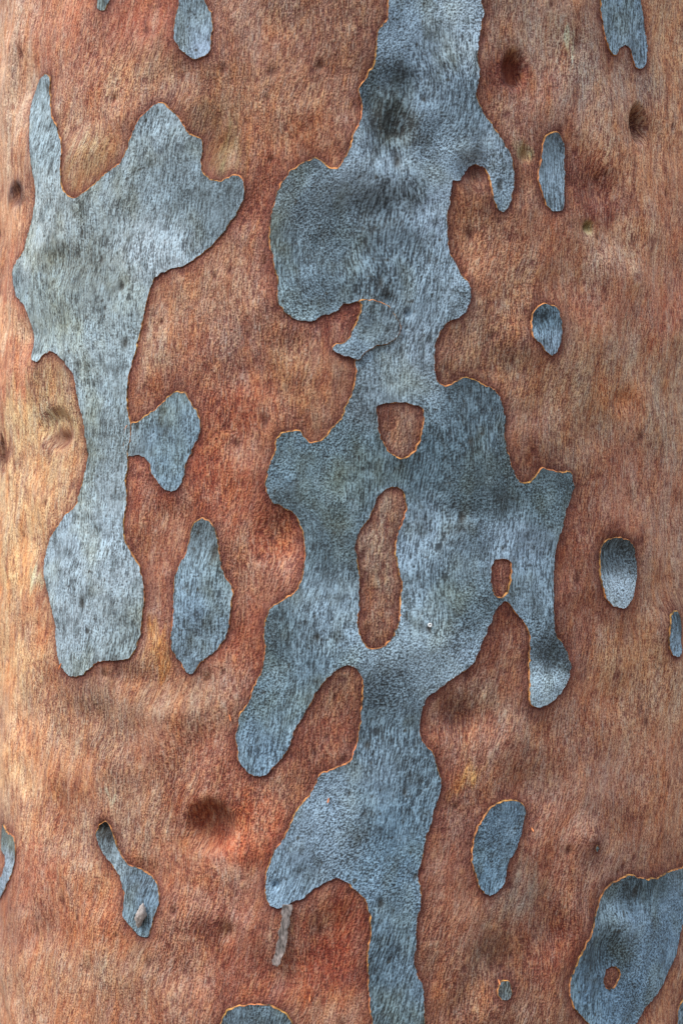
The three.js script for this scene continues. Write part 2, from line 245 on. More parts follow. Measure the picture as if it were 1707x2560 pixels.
function roundOut(p, k0) {                          // a smooth, slightly ragged closed curve through the outline
  const n = p.length / 2, q = [];
  for (let i = 0; i < n; i++) {
    const a = (i + n - 1) % n, b = i, c = (i + 1) % n, d = (i + 2) % n;
    const len = Math.hypot(p[2 * c] - p[2 * b], p[2 * c + 1] - p[2 * b + 1]), m = Math.max(1, Math.round(len / 1.1));
    for (let k = 0; k < m; k++) {
      const t = k / m, t2 = t * t, t3 = t2 * t;
      const f = (o) => 0.5 * (2 * p[2 * b + o] + (p[2 * c + o] - p[2 * a + o]) * t + (2 * p[2 * a + o] - 5 * p[2 * b + o] + 4 * p[2 * c + o] - p[2 * d + o]) * t2 + (3 * p[2 * b + o] - p[2 * a + o] - 3 * p[2 * c + o] + p[2 * d + o]) * t3);
      const x = f(0), y = f(1);
      q.push(x + 0.7 * noise(x / 3 + k0, y / 3) + 0.45 * noise(x / 1.2, y / 1.2 + k0), y + 0.7 * noise(x / 3 + 40, y / 3 + k0) + 0.45 * noise(x / 1.2 + 9, y / 1.2));
    }
  }
  return Float64Array.from(q);
}
function inside(q, x, y) {
  let c = false;
  for (let i = 0, j = q.length - 2; i < q.length; j = i, i += 2)
    if ((q[i + 1] > y) !== (q[j + 1] > y) && x < (q[j] - q[i]) * (y - q[i + 1]) / (q[j + 1] - q[i + 1]) + q[i]) c = !c;
  return c;
}
const PAD = 14;
function distanceField(curves) {                    // signed distance, inside positive, on the dense part of the grid
  let a = 1e9, b = -1e9, c = 1e9, d = -1e9;
  const o = curves[0];
  for (let i = 0; i < o.length; i += 2) { a = Math.min(a, o[i]); b = Math.max(b, o[i]); c = Math.min(c, o[i + 1]); d = Math.max(d, o[i + 1]); }
  const i0 = clamp(Math.floor((a - PAD - S0) / STEP), 0, NS), i1 = clamp(Math.ceil((b + PAD - S0) / STEP), 0, NS);
  const j0 = clamp(Math.floor((c - PAD - H0) / STEP), 0, NH), j1 = clamp(Math.ceil((d + PAD - H0) / STEP), 0, NH);
  const w = i1 - i0 + 1, hh = j1 - j0 + 1, f = new Float32Array(w * hh).fill(PAD * PAD);
  for (const q of curves) for (let k = 0, l = q.length - 2; k < q.length; l = k, k += 2) {       // each piece of the curve marks the grid round it
    const ax = q[l], ay = q[l + 1], bx = q[k] - ax, by = q[k + 1] - ay, bb = bx * bx + by * by + 1e-12;
    const u0 = clamp(Math.floor((Math.min(ax, ax + bx) - PAD - S0) / STEP), i0, i1), u1 = clamp(Math.ceil((Math.max(ax, ax + bx) + PAD - S0) / STEP), i0, i1);
    const v0 = clamp(Math.floor((Math.min(ay, ay + by) - PAD - H0) / STEP), j0, j1), v1 = clamp(Math.ceil((Math.max(ay, ay + by) + PAD - H0) / STEP), j0, j1);
    for (let v = v0; v <= v1; v++) for (let u = u0; u <= u1; u++) {
      const px = S0 + u * STEP - ax, py = H0 + v * STEP - ay, t = clamp((px * bx + py * by) / bb, 0, 1);
      const dx = px - t * bx, dy = py - t * by, dd = dx * dx + dy * dy, n = (v - j0) * w + u - i0;
      if (dd < f[n]) f[n] = dd;
    }
  }
  for (let v = 0; v < hh; v++) {                    // even-odd rule along each row over all curves together
    const y = H0 + (j0 + v) * STEP, cuts = [];
    for (const q of curves) for (let k = 0, l = q.length - 2; k < q.length; l = k, k += 2)
      if ((q[k + 1] > y) !== (q[l + 1] > y)) cuts.push((q[l] - q[k]) * (y - q[k + 1]) / (q[l + 1] - q[k + 1]) + q[k]);
    cuts.sort((m, n) => m - n);
    let c = 0;
    for (let u = 0; u < w; u++) {
      const x = S0 + (i0 + u) * STEP;
      while (c < cuts.length && cuts[c] < x) c++;
      const n = v * w + u, r = Math.sqrt(f[n]);
      f[n] = c % 2 ? Math.max(r, 1e-4) : -Math.max(r, 1e-4);
    }
  }
  return { f, i0, j0, w, hh };
}
const near = new Float32Array((NS + 1) * (NH + 1)).fill(-PAD);    // distance to the nearest grey flake, for the stain along it
FLAKES.forEach((fl, k) => {
  fl.curves = [roundOut(fl.outline, k * 3.7), ...(fl.islands || []).map((p, m) => roundOut(p, 50 + m))];
  fl.field = distanceField(fl.curves);
  const { f, i0, j0, w, hh } = fl.field;
  for (let v = 0; v < hh; v++) for (let u = 0; u < w; u++) {
    const n = (j0 + v) * (NS + 1) + i0 + u;
    if (f[v * w + u] > near[n]) near[n] = f[v * w + u];
  }
});
function nearAt(s, h) {
  const x = clamp((s - S0) / STEP, 0, NS - 1.001), y = clamp((h - H0) / STEP, 0, NH - 1.001), i = Math.floor(x), j = Math.floor(y), fx = x - i, fy = y - j, n = j * (NS + 1) + i;
  return (near[n] * (1 - fx) + near[n + 1] * fx) * (1 - fy) + (near[n + NS + 1] * (1 - fx) + near[n + NS + 2] * fx) * fy;
}

// ---------------------------------------------------------------- colour spots, dent shading painted into some of the greys: [s, h, reach across, reach along, red, green, blue]
const BROWN = [
  [-235.6,267.9,20.0,8.8,205,172,150],
  [-256.6,261.5,15.0,6.6,222,185,155],
  [-196.8,262,20.5,9.9,192,125,98],
  [-222.7,220.6,25.0,11.0,205,172,148],
  [-251.7,212.3,22.5,9.9,212,175,145],
  [-179.8,238.7,18.0,9.9,175,125,105],
  [-144.6,241.6,15.9,11.0,158,102,85],
  [-123.6,257.7,12.7,9.9,165,98,78],
  [-129.4,226.4,13.2,9.9,188,138,100],
  [-151.1,207.9,14.6,9.9,172,122,98],
  [-164.8,190.7,14.2,8.8,165,132,98],
  [-115.2,220.7,12.4,9.9,150,115,100],
  [-62.3,244,14.3,13.2,150,112,97],
  [-84,196.1,12.5,11.0,125,90,66],
  [-71.8,186.5,6.6,6.2,135,125,90],
  [-53,212.5,13.9,13.2,150,106,82],
  [-41.5,194.3,11.2,11.0,165,106,76],
  [-16.8,235.9,13.1,13.2,130,92,77],
  [-12.4,204.9,11.2,11.0,150,106,86],
  [-3.5,246.9,9.8,9.9,138,100,82],
  [-53,188,10.4,9.9,160,102,76],
  [-55.3,168.1,10.4,9.9,138,78,62],
  [-256.6,164.3,15.0,6.6,215,165,130],
  [-243.2,129.2,14.0,6.2,195,128,98],
  [-256.6,103.5,15.0,6.6,225,182,146],
  [-243.2,78.6,15.0,6.6,200,132,98],
  [-196.8,69.4,13.7,6.6,168,144,112],
  [-188,55.1,14.9,7.7,184,156,116],
  [-222.7,51.4,17.5,7.7,215,180,132],
  [-196.8,29.5,13.7,6.6,195,156,115],
  [-243.2,6.2,20.0,8.8,225,188,142],
  [-211.4,-5.7,17.5,7.7,205,165,120],
  [-256.6,-30.2,20.0,8.8,225,180,126],
  [-235.6,-77.8,25.0,11.0,220,175,126],
  [-211.4,-64.9,20.0,8.8,190,142,106],
  [-222.7,-113,20.0,8.8,220,175,135],
  [-235.6,-137.9,22.5,9.9,225,180,136],
  [-192.3,-99.4,17.7,8.8,162,118,92],
  [-161.2,-102.4,13.8,8.8,130,100,84],
  [-129.4,-96.5,14.7,11.0,150,116,96],
  [-188,-134.2,19.1,9.9,185,130,96],
  [-188,-157.6,12.8,6.6,142,88,62],
  [-216.9,-167.2,20.0,8.8,200,150,116],
  [-222.7,-220.2,25.0,11.0,165,110,88],
  [-192.3,-251.6,22.2,11.0,175,126,96],
  [-243.2,-271.1,20.0,8.8,190,140,110],
  [-161.2,-213.1,17.2,11.0,185,116,80],
  [-222.7,-196.4,20.0,8.8,180,112,86],
  [-101.8,107.1,13.1,11.0,160,112,86],
  [-81.5,119.9,11.2,9.9,160,118,95],
  [-89,88.7,11.2,9.9,148,92,74],
  [-105.8,86.9,7.5,6.2,172,148,126],
  [-96.6,71,13.1,11.0,140,84,62],
  [-69.4,97.2,10.7,9.9,160,126,110],
  [-62.3,83.7,9.5,8.8,138,88,74],
  [-30.2,92.1,10.1,9.9,136,84,74],
  [-10.2,100.9,6.6,6.6,112,52,44],
  [-34.7,67.8,11.3,11.0,150,102,70],
  [-19.1,61.1,9.8,9.9,148,108,88],
  [-59.9,50.3,9.2,8.8,148,74,50],
  [-81.5,50.5,10.0,8.8,150,80,58],
  [-53,39.1,10.4,9.9,160,112,92],
  [-76.6,16.9,11.0,9.9,150,74,50],
  [-62.3,5.7,10.7,9.9,165,95,70],
  [-118,12.6,12.4,9.9,150,80,60],
  [-43.8,-14.3,11.3,11.0,145,66,46],
  [-57.6,-27.6,10.7,9.9,162,110,86],
  [-43.8,-29.8,6.8,6.6,175,118,98],
  [-109.8,-16.8,12.1,9.9,146,96,76],
  [-111.9,-61.9,2.7,2.2,185,125,62],
  [-108.4,-70.9,3.2,2.6,176,122,64],
  [-112.5,-77.8,2.5,2.0,170,115,62],
  [-62.3,-61.1,10.7,9.9,150,85,66],
  [-64.6,-83.4,9.5,8.8,160,90,66],
  [-81.5,-99.4,11.2,9.9,162,132,112],
  [-101.8,-95.5,11.8,9.9,165,122,96],
  [-89,-117.5,12.5,11.0,165,112,92],
  [-115.2,-129.9,13.8,11.0,150,106,86],
  [-76.6,-128.3,11.0,9.9,155,92,72],
  [-129.4,-157.8,14.7,11.0,160,126,106],
  [-79.5,-159.7,9.3,8.4,122,52,32],
  [-89,-151.2,7.5,6.6,140,75,50],
  [-62.3,-168,8.3,7.7,185,96,64],
  [-96.6,-180.7,11.8,9.9,165,106,80],
  [-62.3,-194.7,10.7,9.9,165,112,96],
  [-71.8,-215.2,5.2,4.8,112,56,42],
  [-94,-230,12.8,11.0,165,112,92],
  [-53,-216.6,9.2,8.8,140,86,70],
  [-62.3,-239.2,10.7,9.9,142,76,60],
  [-19.1,-215.7,10.9,11.0,150,64,42],
  [-8,-222.2,8.7,8.8,132,60,42],
  [-30.2,-200.4,6.8,6.6,130,88,74],
  [-21.3,-180.3,7.9,7.7,130,80,65],
  [-129.4,-244.2,14.7,11.0,160,122,96],
  [-144.6,-188.6,9.6,6.6,185,122,86],
  [-168.4,-179.1,14.5,8.8,170,130,106],
  [-120.8,-254.8,12.7,9.9,150,100,80],
  [76.4,249.3,11.0,9.9,150,122,108],
  [96.5,241.7,10.5,8.8,170,142,126],
  [78.8,226,5.8,5.3,112,48,36],
  [118.1,252.6,9.8,7.7,165,132,116],
  [123.8,221.4,12.9,9.9,165,142,130],
  [189.5,251.6,19.7,9.9,196,148,112],
  [185.2,204.4,19.1,9.9,212,156,120],
  [158.5,224.7,10.5,6.6,165,136,124],
  [145.1,209.6,12.7,8.8,190,145,118],
  [96.5,214.8,11.8,9.9,170,126,110],
  [160.3,205.3,7.0,4.4,90,55,42],
  [132.7,167.5,12.0,8.8,132,72,60],
  [59.6,161.6,10.7,9.9,130,90,70],
  [56.1,172.6,5.2,4.8,82,55,45],
  [59.6,137.1,10.7,9.9,165,112,82],
  [83.8,137.9,12.5,11.0,165,112,90],
  [109.8,141.2,12.4,9.9,170,116,90],
  [155.1,178.4,15.5,9.9,206,146,110],
  [185.2,157.7,17.0,8.8,195,130,100],
  [155.1,141.6,13.8,8.8,215,166,132],
  [165.6,123.8,12.9,7.7,190,136,110],
  [185.2,111,17.0,8.8,190,120,96],
  [138.8,131.4,14.1,9.9,185,146,126],
  [138.8,108.6,14.1,9.9,180,122,100],
  [71.5,124,11.0,9.9,165,122,98],
  [83.8,106.5,11.2,9.9,170,116,86],
  [123.8,85.2,14.4,11.0,165,122,96],
  [59.6,88.1,11.9,11.0,140,106,86],
  [50.3,79.1,9.3,8.8,140,106,86],
  [96.5,66.5,13.1,11.0,160,116,88],
  [145.1,58.5,11.2,7.7,190,116,76],
  [123.8,62.6,14.4,11.0,165,132,106],
  [173.1,75.6,19.4,11.0,180,142,116],
  [189.5,41.1,19.7,9.9,175,142,120],
  [123.8,39.9,14.4,11.0,160,122,100],
  [83.8,39.4,12.5,11.0,140,100,82],
  [155.1,22,17.2,11.0,170,112,92],
  [135.7,5.9,13.8,9.9,165,112,92],
  [120.9,-5.5,11.2,8.8,150,86,66],
  [181.1,-5.6,20.6,11.0,180,136,116],
  [155.1,-51.6,15.5,9.9,165,122,98],
  [123.8,-50.9,14.4,11.0,150,96,80],
  [155.1,-74.5,17.2,11.0,182,132,96],
  [181.1,-98.8,20.6,11.0,195,150,120],
  [138.8,-108.2,15.6,11.0,180,122,92],
  [120.9,-118.8,12.7,9.9,165,112,92],
  [96.5,-86.3,10.5,8.8,132,90,76],
  [71.5,-72.4,11.0,9.9,140,86,68],
  [66.7,-94.6,9.5,8.8,150,122,106],
  [50.3,-107.6,8.1,7.7,116,70,58],
  [36.6,-116.3,9.0,8.8,150,96,78],
  [59.6,-127.8,11.9,11.0,165,112,92],
  [96.5,-117.8,14.4,12.1,150,106,88],
  [123.8,-141.6,14.4,11.0,165,122,106],
  [173.1,-140.1,19.4,11.0,186,132,106],
  [185.2,-157.3,17.0,8.8,190,130,96],
  [109.8,-163.5,12.4,9.9,165,112,92],
  [155.1,-166.5,17.2,11.0,152,102,84],
  [45.7,-160.8,10.1,9.9,140,90,76],
  [83.8,-202.4,10.0,8.8,142,118,104],
  [109.8,-186,12.4,9.9,175,116,96],
  [138.8,-176.7,12.5,8.8,180,142,126],
  [91.4,-218.6,12.8,11.0,150,86,66],
  [48,-205.3,11.2,11.0,155,106,86],
  [104.4,-212.7,10.5,8.8,130,70,52],
  [71.5,-228.6,9.8,8.8,118,84,68],
  [36.6,-238.2,9.0,8.8,140,92,72],
  [50.3,-254.3,10.4,9.9,140,92,72],
  [88.8,-252,11.2,9.9,142,96,76],
  [189.5,-262.9,17.5,8.8,175,126,98],
  [18.6,41.1,9.8,9.9,142,114,102],
  [9.7,-16.4,8.8,8.8,150,130,114],
  [7.5,-56.3,8.8,8.8,130,96,80],
  [-14.6,-98.3,7.9,7.7,130,86,70],
  [-12.4,-86.1,5.6,5.5,142,114,98],
  [-19.1,-118.3,9.8,9.9,134,74,56],
  [70.3,-33.3,5.8,5.3,142,86,72],
  [52.6,-138.8,2.8,2.6,215,150,80],
  [-243.2,175,7.0,3.1,70,45,45],
  [85.3,184.9,1.5,1.3,138,148,104],
  [86,181.4,0.8,0.7,205,190,150],
  [122.7,148.7,1.4,1.1,110,110,62],
  [123.5,145.8,1.1,0.9,208,190,140],
  [-73.7,187.7,3.3,3.1,132,128,92],
  [115.3,239.2,1.1,0.9,190,215,195],
  [-208.8,-36.5,2.5,1.1,200,200,165],
  [-143.1,-150.7,1.9,1.3,185,185,160],
  [78.8,225.3,3.4,3.1,104,42,30],
  [159.5,205.2,4.2,2.6,80,46,38],
  [-268.1,30.8,8.0,3.5,120,70,48],
  [-192.3,38.8,6.2,3.1,128,92,76],
  [-91.5,-34.6,12.5,11.0,150,98,80],
  [-30.2,136.5,13.5,13.2,150,95,78]];
const GREY = [  // bark mottling, with the shade of dents painted into the dark tones
  [-201.4,206.2,28.5,13.2,150,172,186],
  [-206.3,159.5,30.0,13.2,168,186,196],
  [-154.4,155.3,20.3,13.2,130,148,158],
  [-168.4,133.2,18.1,11.0,112,124,126],
  [-120.8,191.7,14.1,11.0,148,170,186],
  [-101.8,170.1,15.8,13.2,112,132,146],
  [-81.5,164.6,12.5,11.0,108,128,142],
  [-120.8,139.5,14.1,11.0,162,182,198],
  [-144.6,108.9,15.9,11.0,140,160,172],
  [-179.8,106.1,24.0,13.2,140,158,164],
  [-179.8,75.8,24.0,13.2,165,188,204],
  [-151.1,63.3,16.2,11.0,138,160,174],
  [-151.1,35.7,16.2,11.0,120,138,148],
  [-141.5,12.7,15.6,11.0,140,160,175],
  [-161.2,-17.1,20.6,13.2,150,172,190],
  [-154.4,-40,20.3,13.2,155,176,192],
  [-129.4,-62.4,14.7,11.0,126,144,152],
  [-168.4,-63.4,18.1,11.0,148,168,184],
  [-161.2,-81.7,13.8,8.8,140,160,172],
  [-101.8,48.6,10.5,8.8,110,136,156],
  [-107.1,26.1,10.5,8.8,112,142,168],
  [-86.5,-12.1,8.8,7.7,90,108,120],
  [-84,-27.8,8.8,7.7,115,140,158],
  [-84,-48,10.0,8.8,118,146,170],
  [-91.5,-68.3,8.8,7.7,100,122,140],
  [-89,250.2,12.5,11.0,112,134,150],
  [-84,238.6,7.5,6.6,150,175,205],
  [20.9,242.6,13.1,13.2,122,148,172],
  [48,241.2,11.2,11.0,160,186,210],
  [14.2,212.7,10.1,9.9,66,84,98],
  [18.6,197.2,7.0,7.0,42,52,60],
  [45.7,207.8,9.0,8.8,98,120,138],
  [36.6,216.4,10.1,9.9,130,156,180],
  [-30.2,160.8,13.5,13.2,92,112,128],
  [3.1,171.7,11.3,11.0,140,164,186],
  [25.3,176.3,11.3,11.0,140,166,188],
  [7.5,154,7.7,7.7,84,102,116],
  [0.9,162.8,9.0,8.8,110,130,146],
  [-8,127.4,13.1,13.2,92,114,130],
  [-25.7,136.4,10.9,11.0,88,108,122],
  [-30.2,109.9,10.1,9.9,120,148,170],
  [14.2,131.9,11.2,11.0,84,104,120],
  [36.6,118.8,11.3,11.0,142,168,190],
  [38.9,149.9,9.3,8.8,138,162,186],
  [27.6,105.4,10.1,9.9,110,132,150],
  [69.1,177.5,9.5,8.8,146,172,196],
  [71.5,162,6.1,5.5,118,142,162],
  [7.5,94.2,7.7,7.7,92,112,128],
  [0.9,85.4,6.8,6.6,120,146,168],
  [16.4,72.1,11.2,11.0,152,178,198],
  [25.3,87.7,9.0,8.8,138,160,180],
  [5.3,61,9.0,8.8,110,130,146],
  [27.6,56.7,9.0,8.8,140,165,185],
  [54.9,54.7,11.6,11.0,84,106,122],
  [-21.3,25.6,13.5,13.2,98,124,140],
  [36.6,39,11.3,11.0,92,118,136],
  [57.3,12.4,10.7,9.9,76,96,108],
  [36.6,19,13.5,13.2,80,104,120],
  [-34.7,30.1,9.0,8.8,100,128,150],
  [-16.8,-5.4,10.9,11.0,84,106,120],
  [32.1,-7.6,11.2,11.0,138,164,188],
  [48,-16.5,11.2,11.0,120,146,166],
  [78.8,-16.6,9.7,8.8,140,166,190],
  [27.6,-71.8,15.7,15.4,150,178,200],
  [54.9,-49.9,10.4,9.9,100,124,140],
  [48,-67.6,9.0,8.8,152,180,205],
  [-39.2,-69.7,11.3,11.0,82,104,118],
  [-21.3,-58.5,9.0,8.8,140,168,192],
  [-30.2,-80.7,10.1,9.9,110,138,160],
  [-43.8,-94.2,11.3,11.0,104,132,152],
  [-43.8,-116.4,11.3,11.0,110,140,166],
  [14.2,-93.9,10.1,9.9,80,100,116],
  [9.7,-113.8,9.8,9.9,92,116,134],
  [9.7,-129.3,9.8,9.9,128,154,178],
  [20.9,-133.8,8.8,8.8,100,126,146],
  [14.2,-151.5,11.2,11.0,108,138,162],
  [-16.8,-160.3,10.9,11.0,128,154,178],
  [-30.2,-173.8,9.0,8.8,110,134,156],
  [-39.2,-187.3,7.9,7.7,125,155,182],
  [18.6,-173.6,10.9,11.0,98,128,152],
  [14.2,-204.6,13.5,13.2,108,138,164],
  [9.7,-237.7,13.1,13.2,84,108,126],
  [23.1,-237.9,9.0,8.8,110,138,162],
  [93.9,8,10.2,8.8,98,122,136],
  [91.4,-36.8,10.3,8.8,140,168,190],
  [91.4,-61.5,9.0,7.7,120,146,166],
  [96.5,-93.1,7.9,6.6,165,192,212],
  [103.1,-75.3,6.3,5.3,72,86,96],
  [71.5,-159.4,9.8,8.8,88,114,136],
  [69.1,-179.4,9.5,8.8,106,138,164],
  [73.5,-244.3,2.4,2.2,84,94,98],
  [137.2,-176.1,1.2,0.9,90,120,140],
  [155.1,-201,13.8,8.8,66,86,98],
  [148.4,-211.8,14.6,9.9,150,180,208],
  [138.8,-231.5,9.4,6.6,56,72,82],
  [173.1,-225.9,19.4,11.0,110,140,166],
  [129.7,-253.4,15.0,11.0,106,138,166],
  [132.7,-224.1,12.0,8.8,90,116,136],
  [143.5,-22.7,10.2,7.0,72,86,96],  // shaded top of the oval hollow painted in, its lit foot next
  [145.1,-39.9,11.2,7.7,172,196,216],
  [100.4,188,7.9,6.6,108,130,148],
  [100.4,165.5,10.5,8.8,136,162,184],
  [96.5,100.2,7.3,6.2,88,114,134],
  [95.2,86.7,6.4,5.5,150,178,204],
  [145.1,260,15.9,11.0,120,148,172],
  [158.5,247.7,14.0,8.8,135,162,186],
  [187.4,-57.1,10.8,5.5,80,102,118],
  [187.4,-71.1,10.8,5.5,130,158,182],
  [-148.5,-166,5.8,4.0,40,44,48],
  [-141.5,-181.5,7.8,5.5,138,160,176],
  [-123.6,-196.1,9.8,7.7,92,112,130],
  [-120.8,-211.7,8.4,6.6,110,138,162],
  [-251.7,-180.4,12.5,5.5,110,124,126],
  [-251.7,-199.8,12.5,5.5,150,170,192],
  [-69.4,-257.5,11.9,11.0,92,114,132],
  [-53,-258.8,9.2,8.8,84,104,118],
  [5.3,118.6,9.0,8.8,100,122,138]];
const CELL = 2.5, FW = Math.ceil(2 * HALF / 2 / CELL) + 8, FH = Math.ceil(640 / CELL) + 8;
function toneField(spots, r, g, b, floor) {
  const f = new Float32Array(FW * FH * 3);
  for (let j = 0; j < FH; j++) for (let i = 0; i < FW; i++) {
    const s = -HALF / 2 + (i - 3) * CELL, h = -312 + (j - 3) * CELL;
    let w = floor, cr = r * floor, cg = g * floor, cb = b * floor;
    for (const p of spots) {
      const u = (s - p[0]) / p[2], v = (h - p[1]) / p[3], q = u * u + v * v;
      if (q > 14) continue;
      const e = Math.exp(-q * 0.62) * (1 + Math.pow(8 / Math.max(2.5, p[3]), 2) * 1.6);
      w += e; cr += e * p[4]; cg += e * p[5]; cb += e * p[6];
    }
    const n = (j * FW + i) * 3; f[n] = cr / w; f[n + 1] = cg / w; f[n + 2] = cb / w;
  }
  return f;
}
const rgb = new Float64Array(3);
function toneAt(f, s, h) {
  const x = clamp((s + HALF / 2) / CELL + 3, 0, FW - 1.01), y = clamp((h + 312) / CELL + 3, 0, FH - 1.01), i = Math.floor(x), j = Math.floor(y), fx = x - i, fy = y - j, n = (j * FW + i) * 3;
  for (let k = 0; k < 3; k++) rgb[k] = (f[n + k] * (1 - fx) + f[n + 3 + k] * fx) * (1 - fy) + (f[n + FW * 3 + k] * (1 - fx) + f[n + FW * 3 + 3 + k] * fx) * fy;
}
const brownField = toneField(BROWN, 158, 112, 90, 0.03), greyField = toneField(GREY, 118, 142, 160, 0.03);

// the grain: long fibres that lean, wander and part round knots
function grainShift(s, h) {
  let d = -0.07 * h + 8 * noise(s / 130 + 5, h / 190 + 2) + 2.6 * noise(s / 36 + 1, h / 44 + 6) + 0.7 * noise(s / 12 + 8, h / 16);
  d -= 0.09 * smooth(-20, -260, h) * (h + 20) + 0.16 * smooth(0, -160, s) * smooth(60, 280, h) * (h - 60);
  for (let k = 0; k < DENTS.length; k++) {
    const p = DENTS[k], a = (s - p[0]) / (p[2] * 1.5 + 2), b = (h - p[1]) / (p[3] * 1.5 + 2), q = a * a + b * b;
    if (q < 7) d -= a * p[2] * 0.42 * Math.min(1, Math.abs(p[4]) / 2.5) * Math.exp(-q) * (p[4] < -5.9 ? smooth(0.25, 0.9, q) : 1);
  }
  return d;
}
const TEX = 2048;
const shift = new Float32Array(FW * FH);
for (let j = 0; j < FH; j++) for (let i = 0; i < FW; i++) shift[j * FW + i] = grainShift(-HALF / 2 + (i - 3) * CELL, -312 + (j - 3) * CELL);
function shiftAt(s, h) {
  const x = clamp((s + HALF / 2) / CELL + 3, 0, FW - 1.01), y = clamp((h + 312) / CELL + 3, 0, FH - 1.01), i = Math.floor(x), j = Math.floor(y), fx = x - i, fy = y - j, n = j * FW + i;
  return (shift[n] * (1 - fx) + shift[n + 1] * fx) * (1 - fy) + (shift[n + FW] * (1 - fx) + shift[n + FW + 1] * fx) * fy;
}
function texturePair(paint) {
  const col = new Uint8Array(TEX * TEX * 4), bump = new Uint8Array(TEX * TEX * 4), px = [0, 0, 0, 0];
  for (let j = 0; j < TEX; j++) for (let i = 0; i < TEX; i++) {
    const s = ((i + 0.5) / TEX - 0.5) * HALF, h = ((j + 0.5) / TEX - 0.5) * 640 + 8, n = (j * TEX + i) * 4;
    paint(s, h, s + shiftAt(s, h), px);
    col[n] = clamp(px[0], 0, 255); col[n + 1] = clamp(px[1], 0, 255); col[n + 2] = clamp(px[2], 0, 255); col[n + 3] = 255;
    bump[n] = bump[n + 1] = bump[n + 2] = clamp(px[3], 0, 255); bump[n + 3] = 255;
  }
  const make = (data, srgb) => {
    const t = new THREE.DataTexture(data, TEX, TEX, THREE.RGBAFormat);
    t.wrapS = t.wrapT = THREE.MirroredRepeatWrapping; t.magFilter = t.minFilter = THREE.LinearFilter;
    if (srgb) t.colorSpace = THREE.SRGBColorSpace;
    t.needsUpdate = true; return t;
  };
  return [make(col, true), make(bump, false)];
}
function mix(px, r, g, b, t) { px[0] += (r - px[0]) * t; px[1] += (g - px[1]) * t; px[2] += (b - px[2]) * t; }

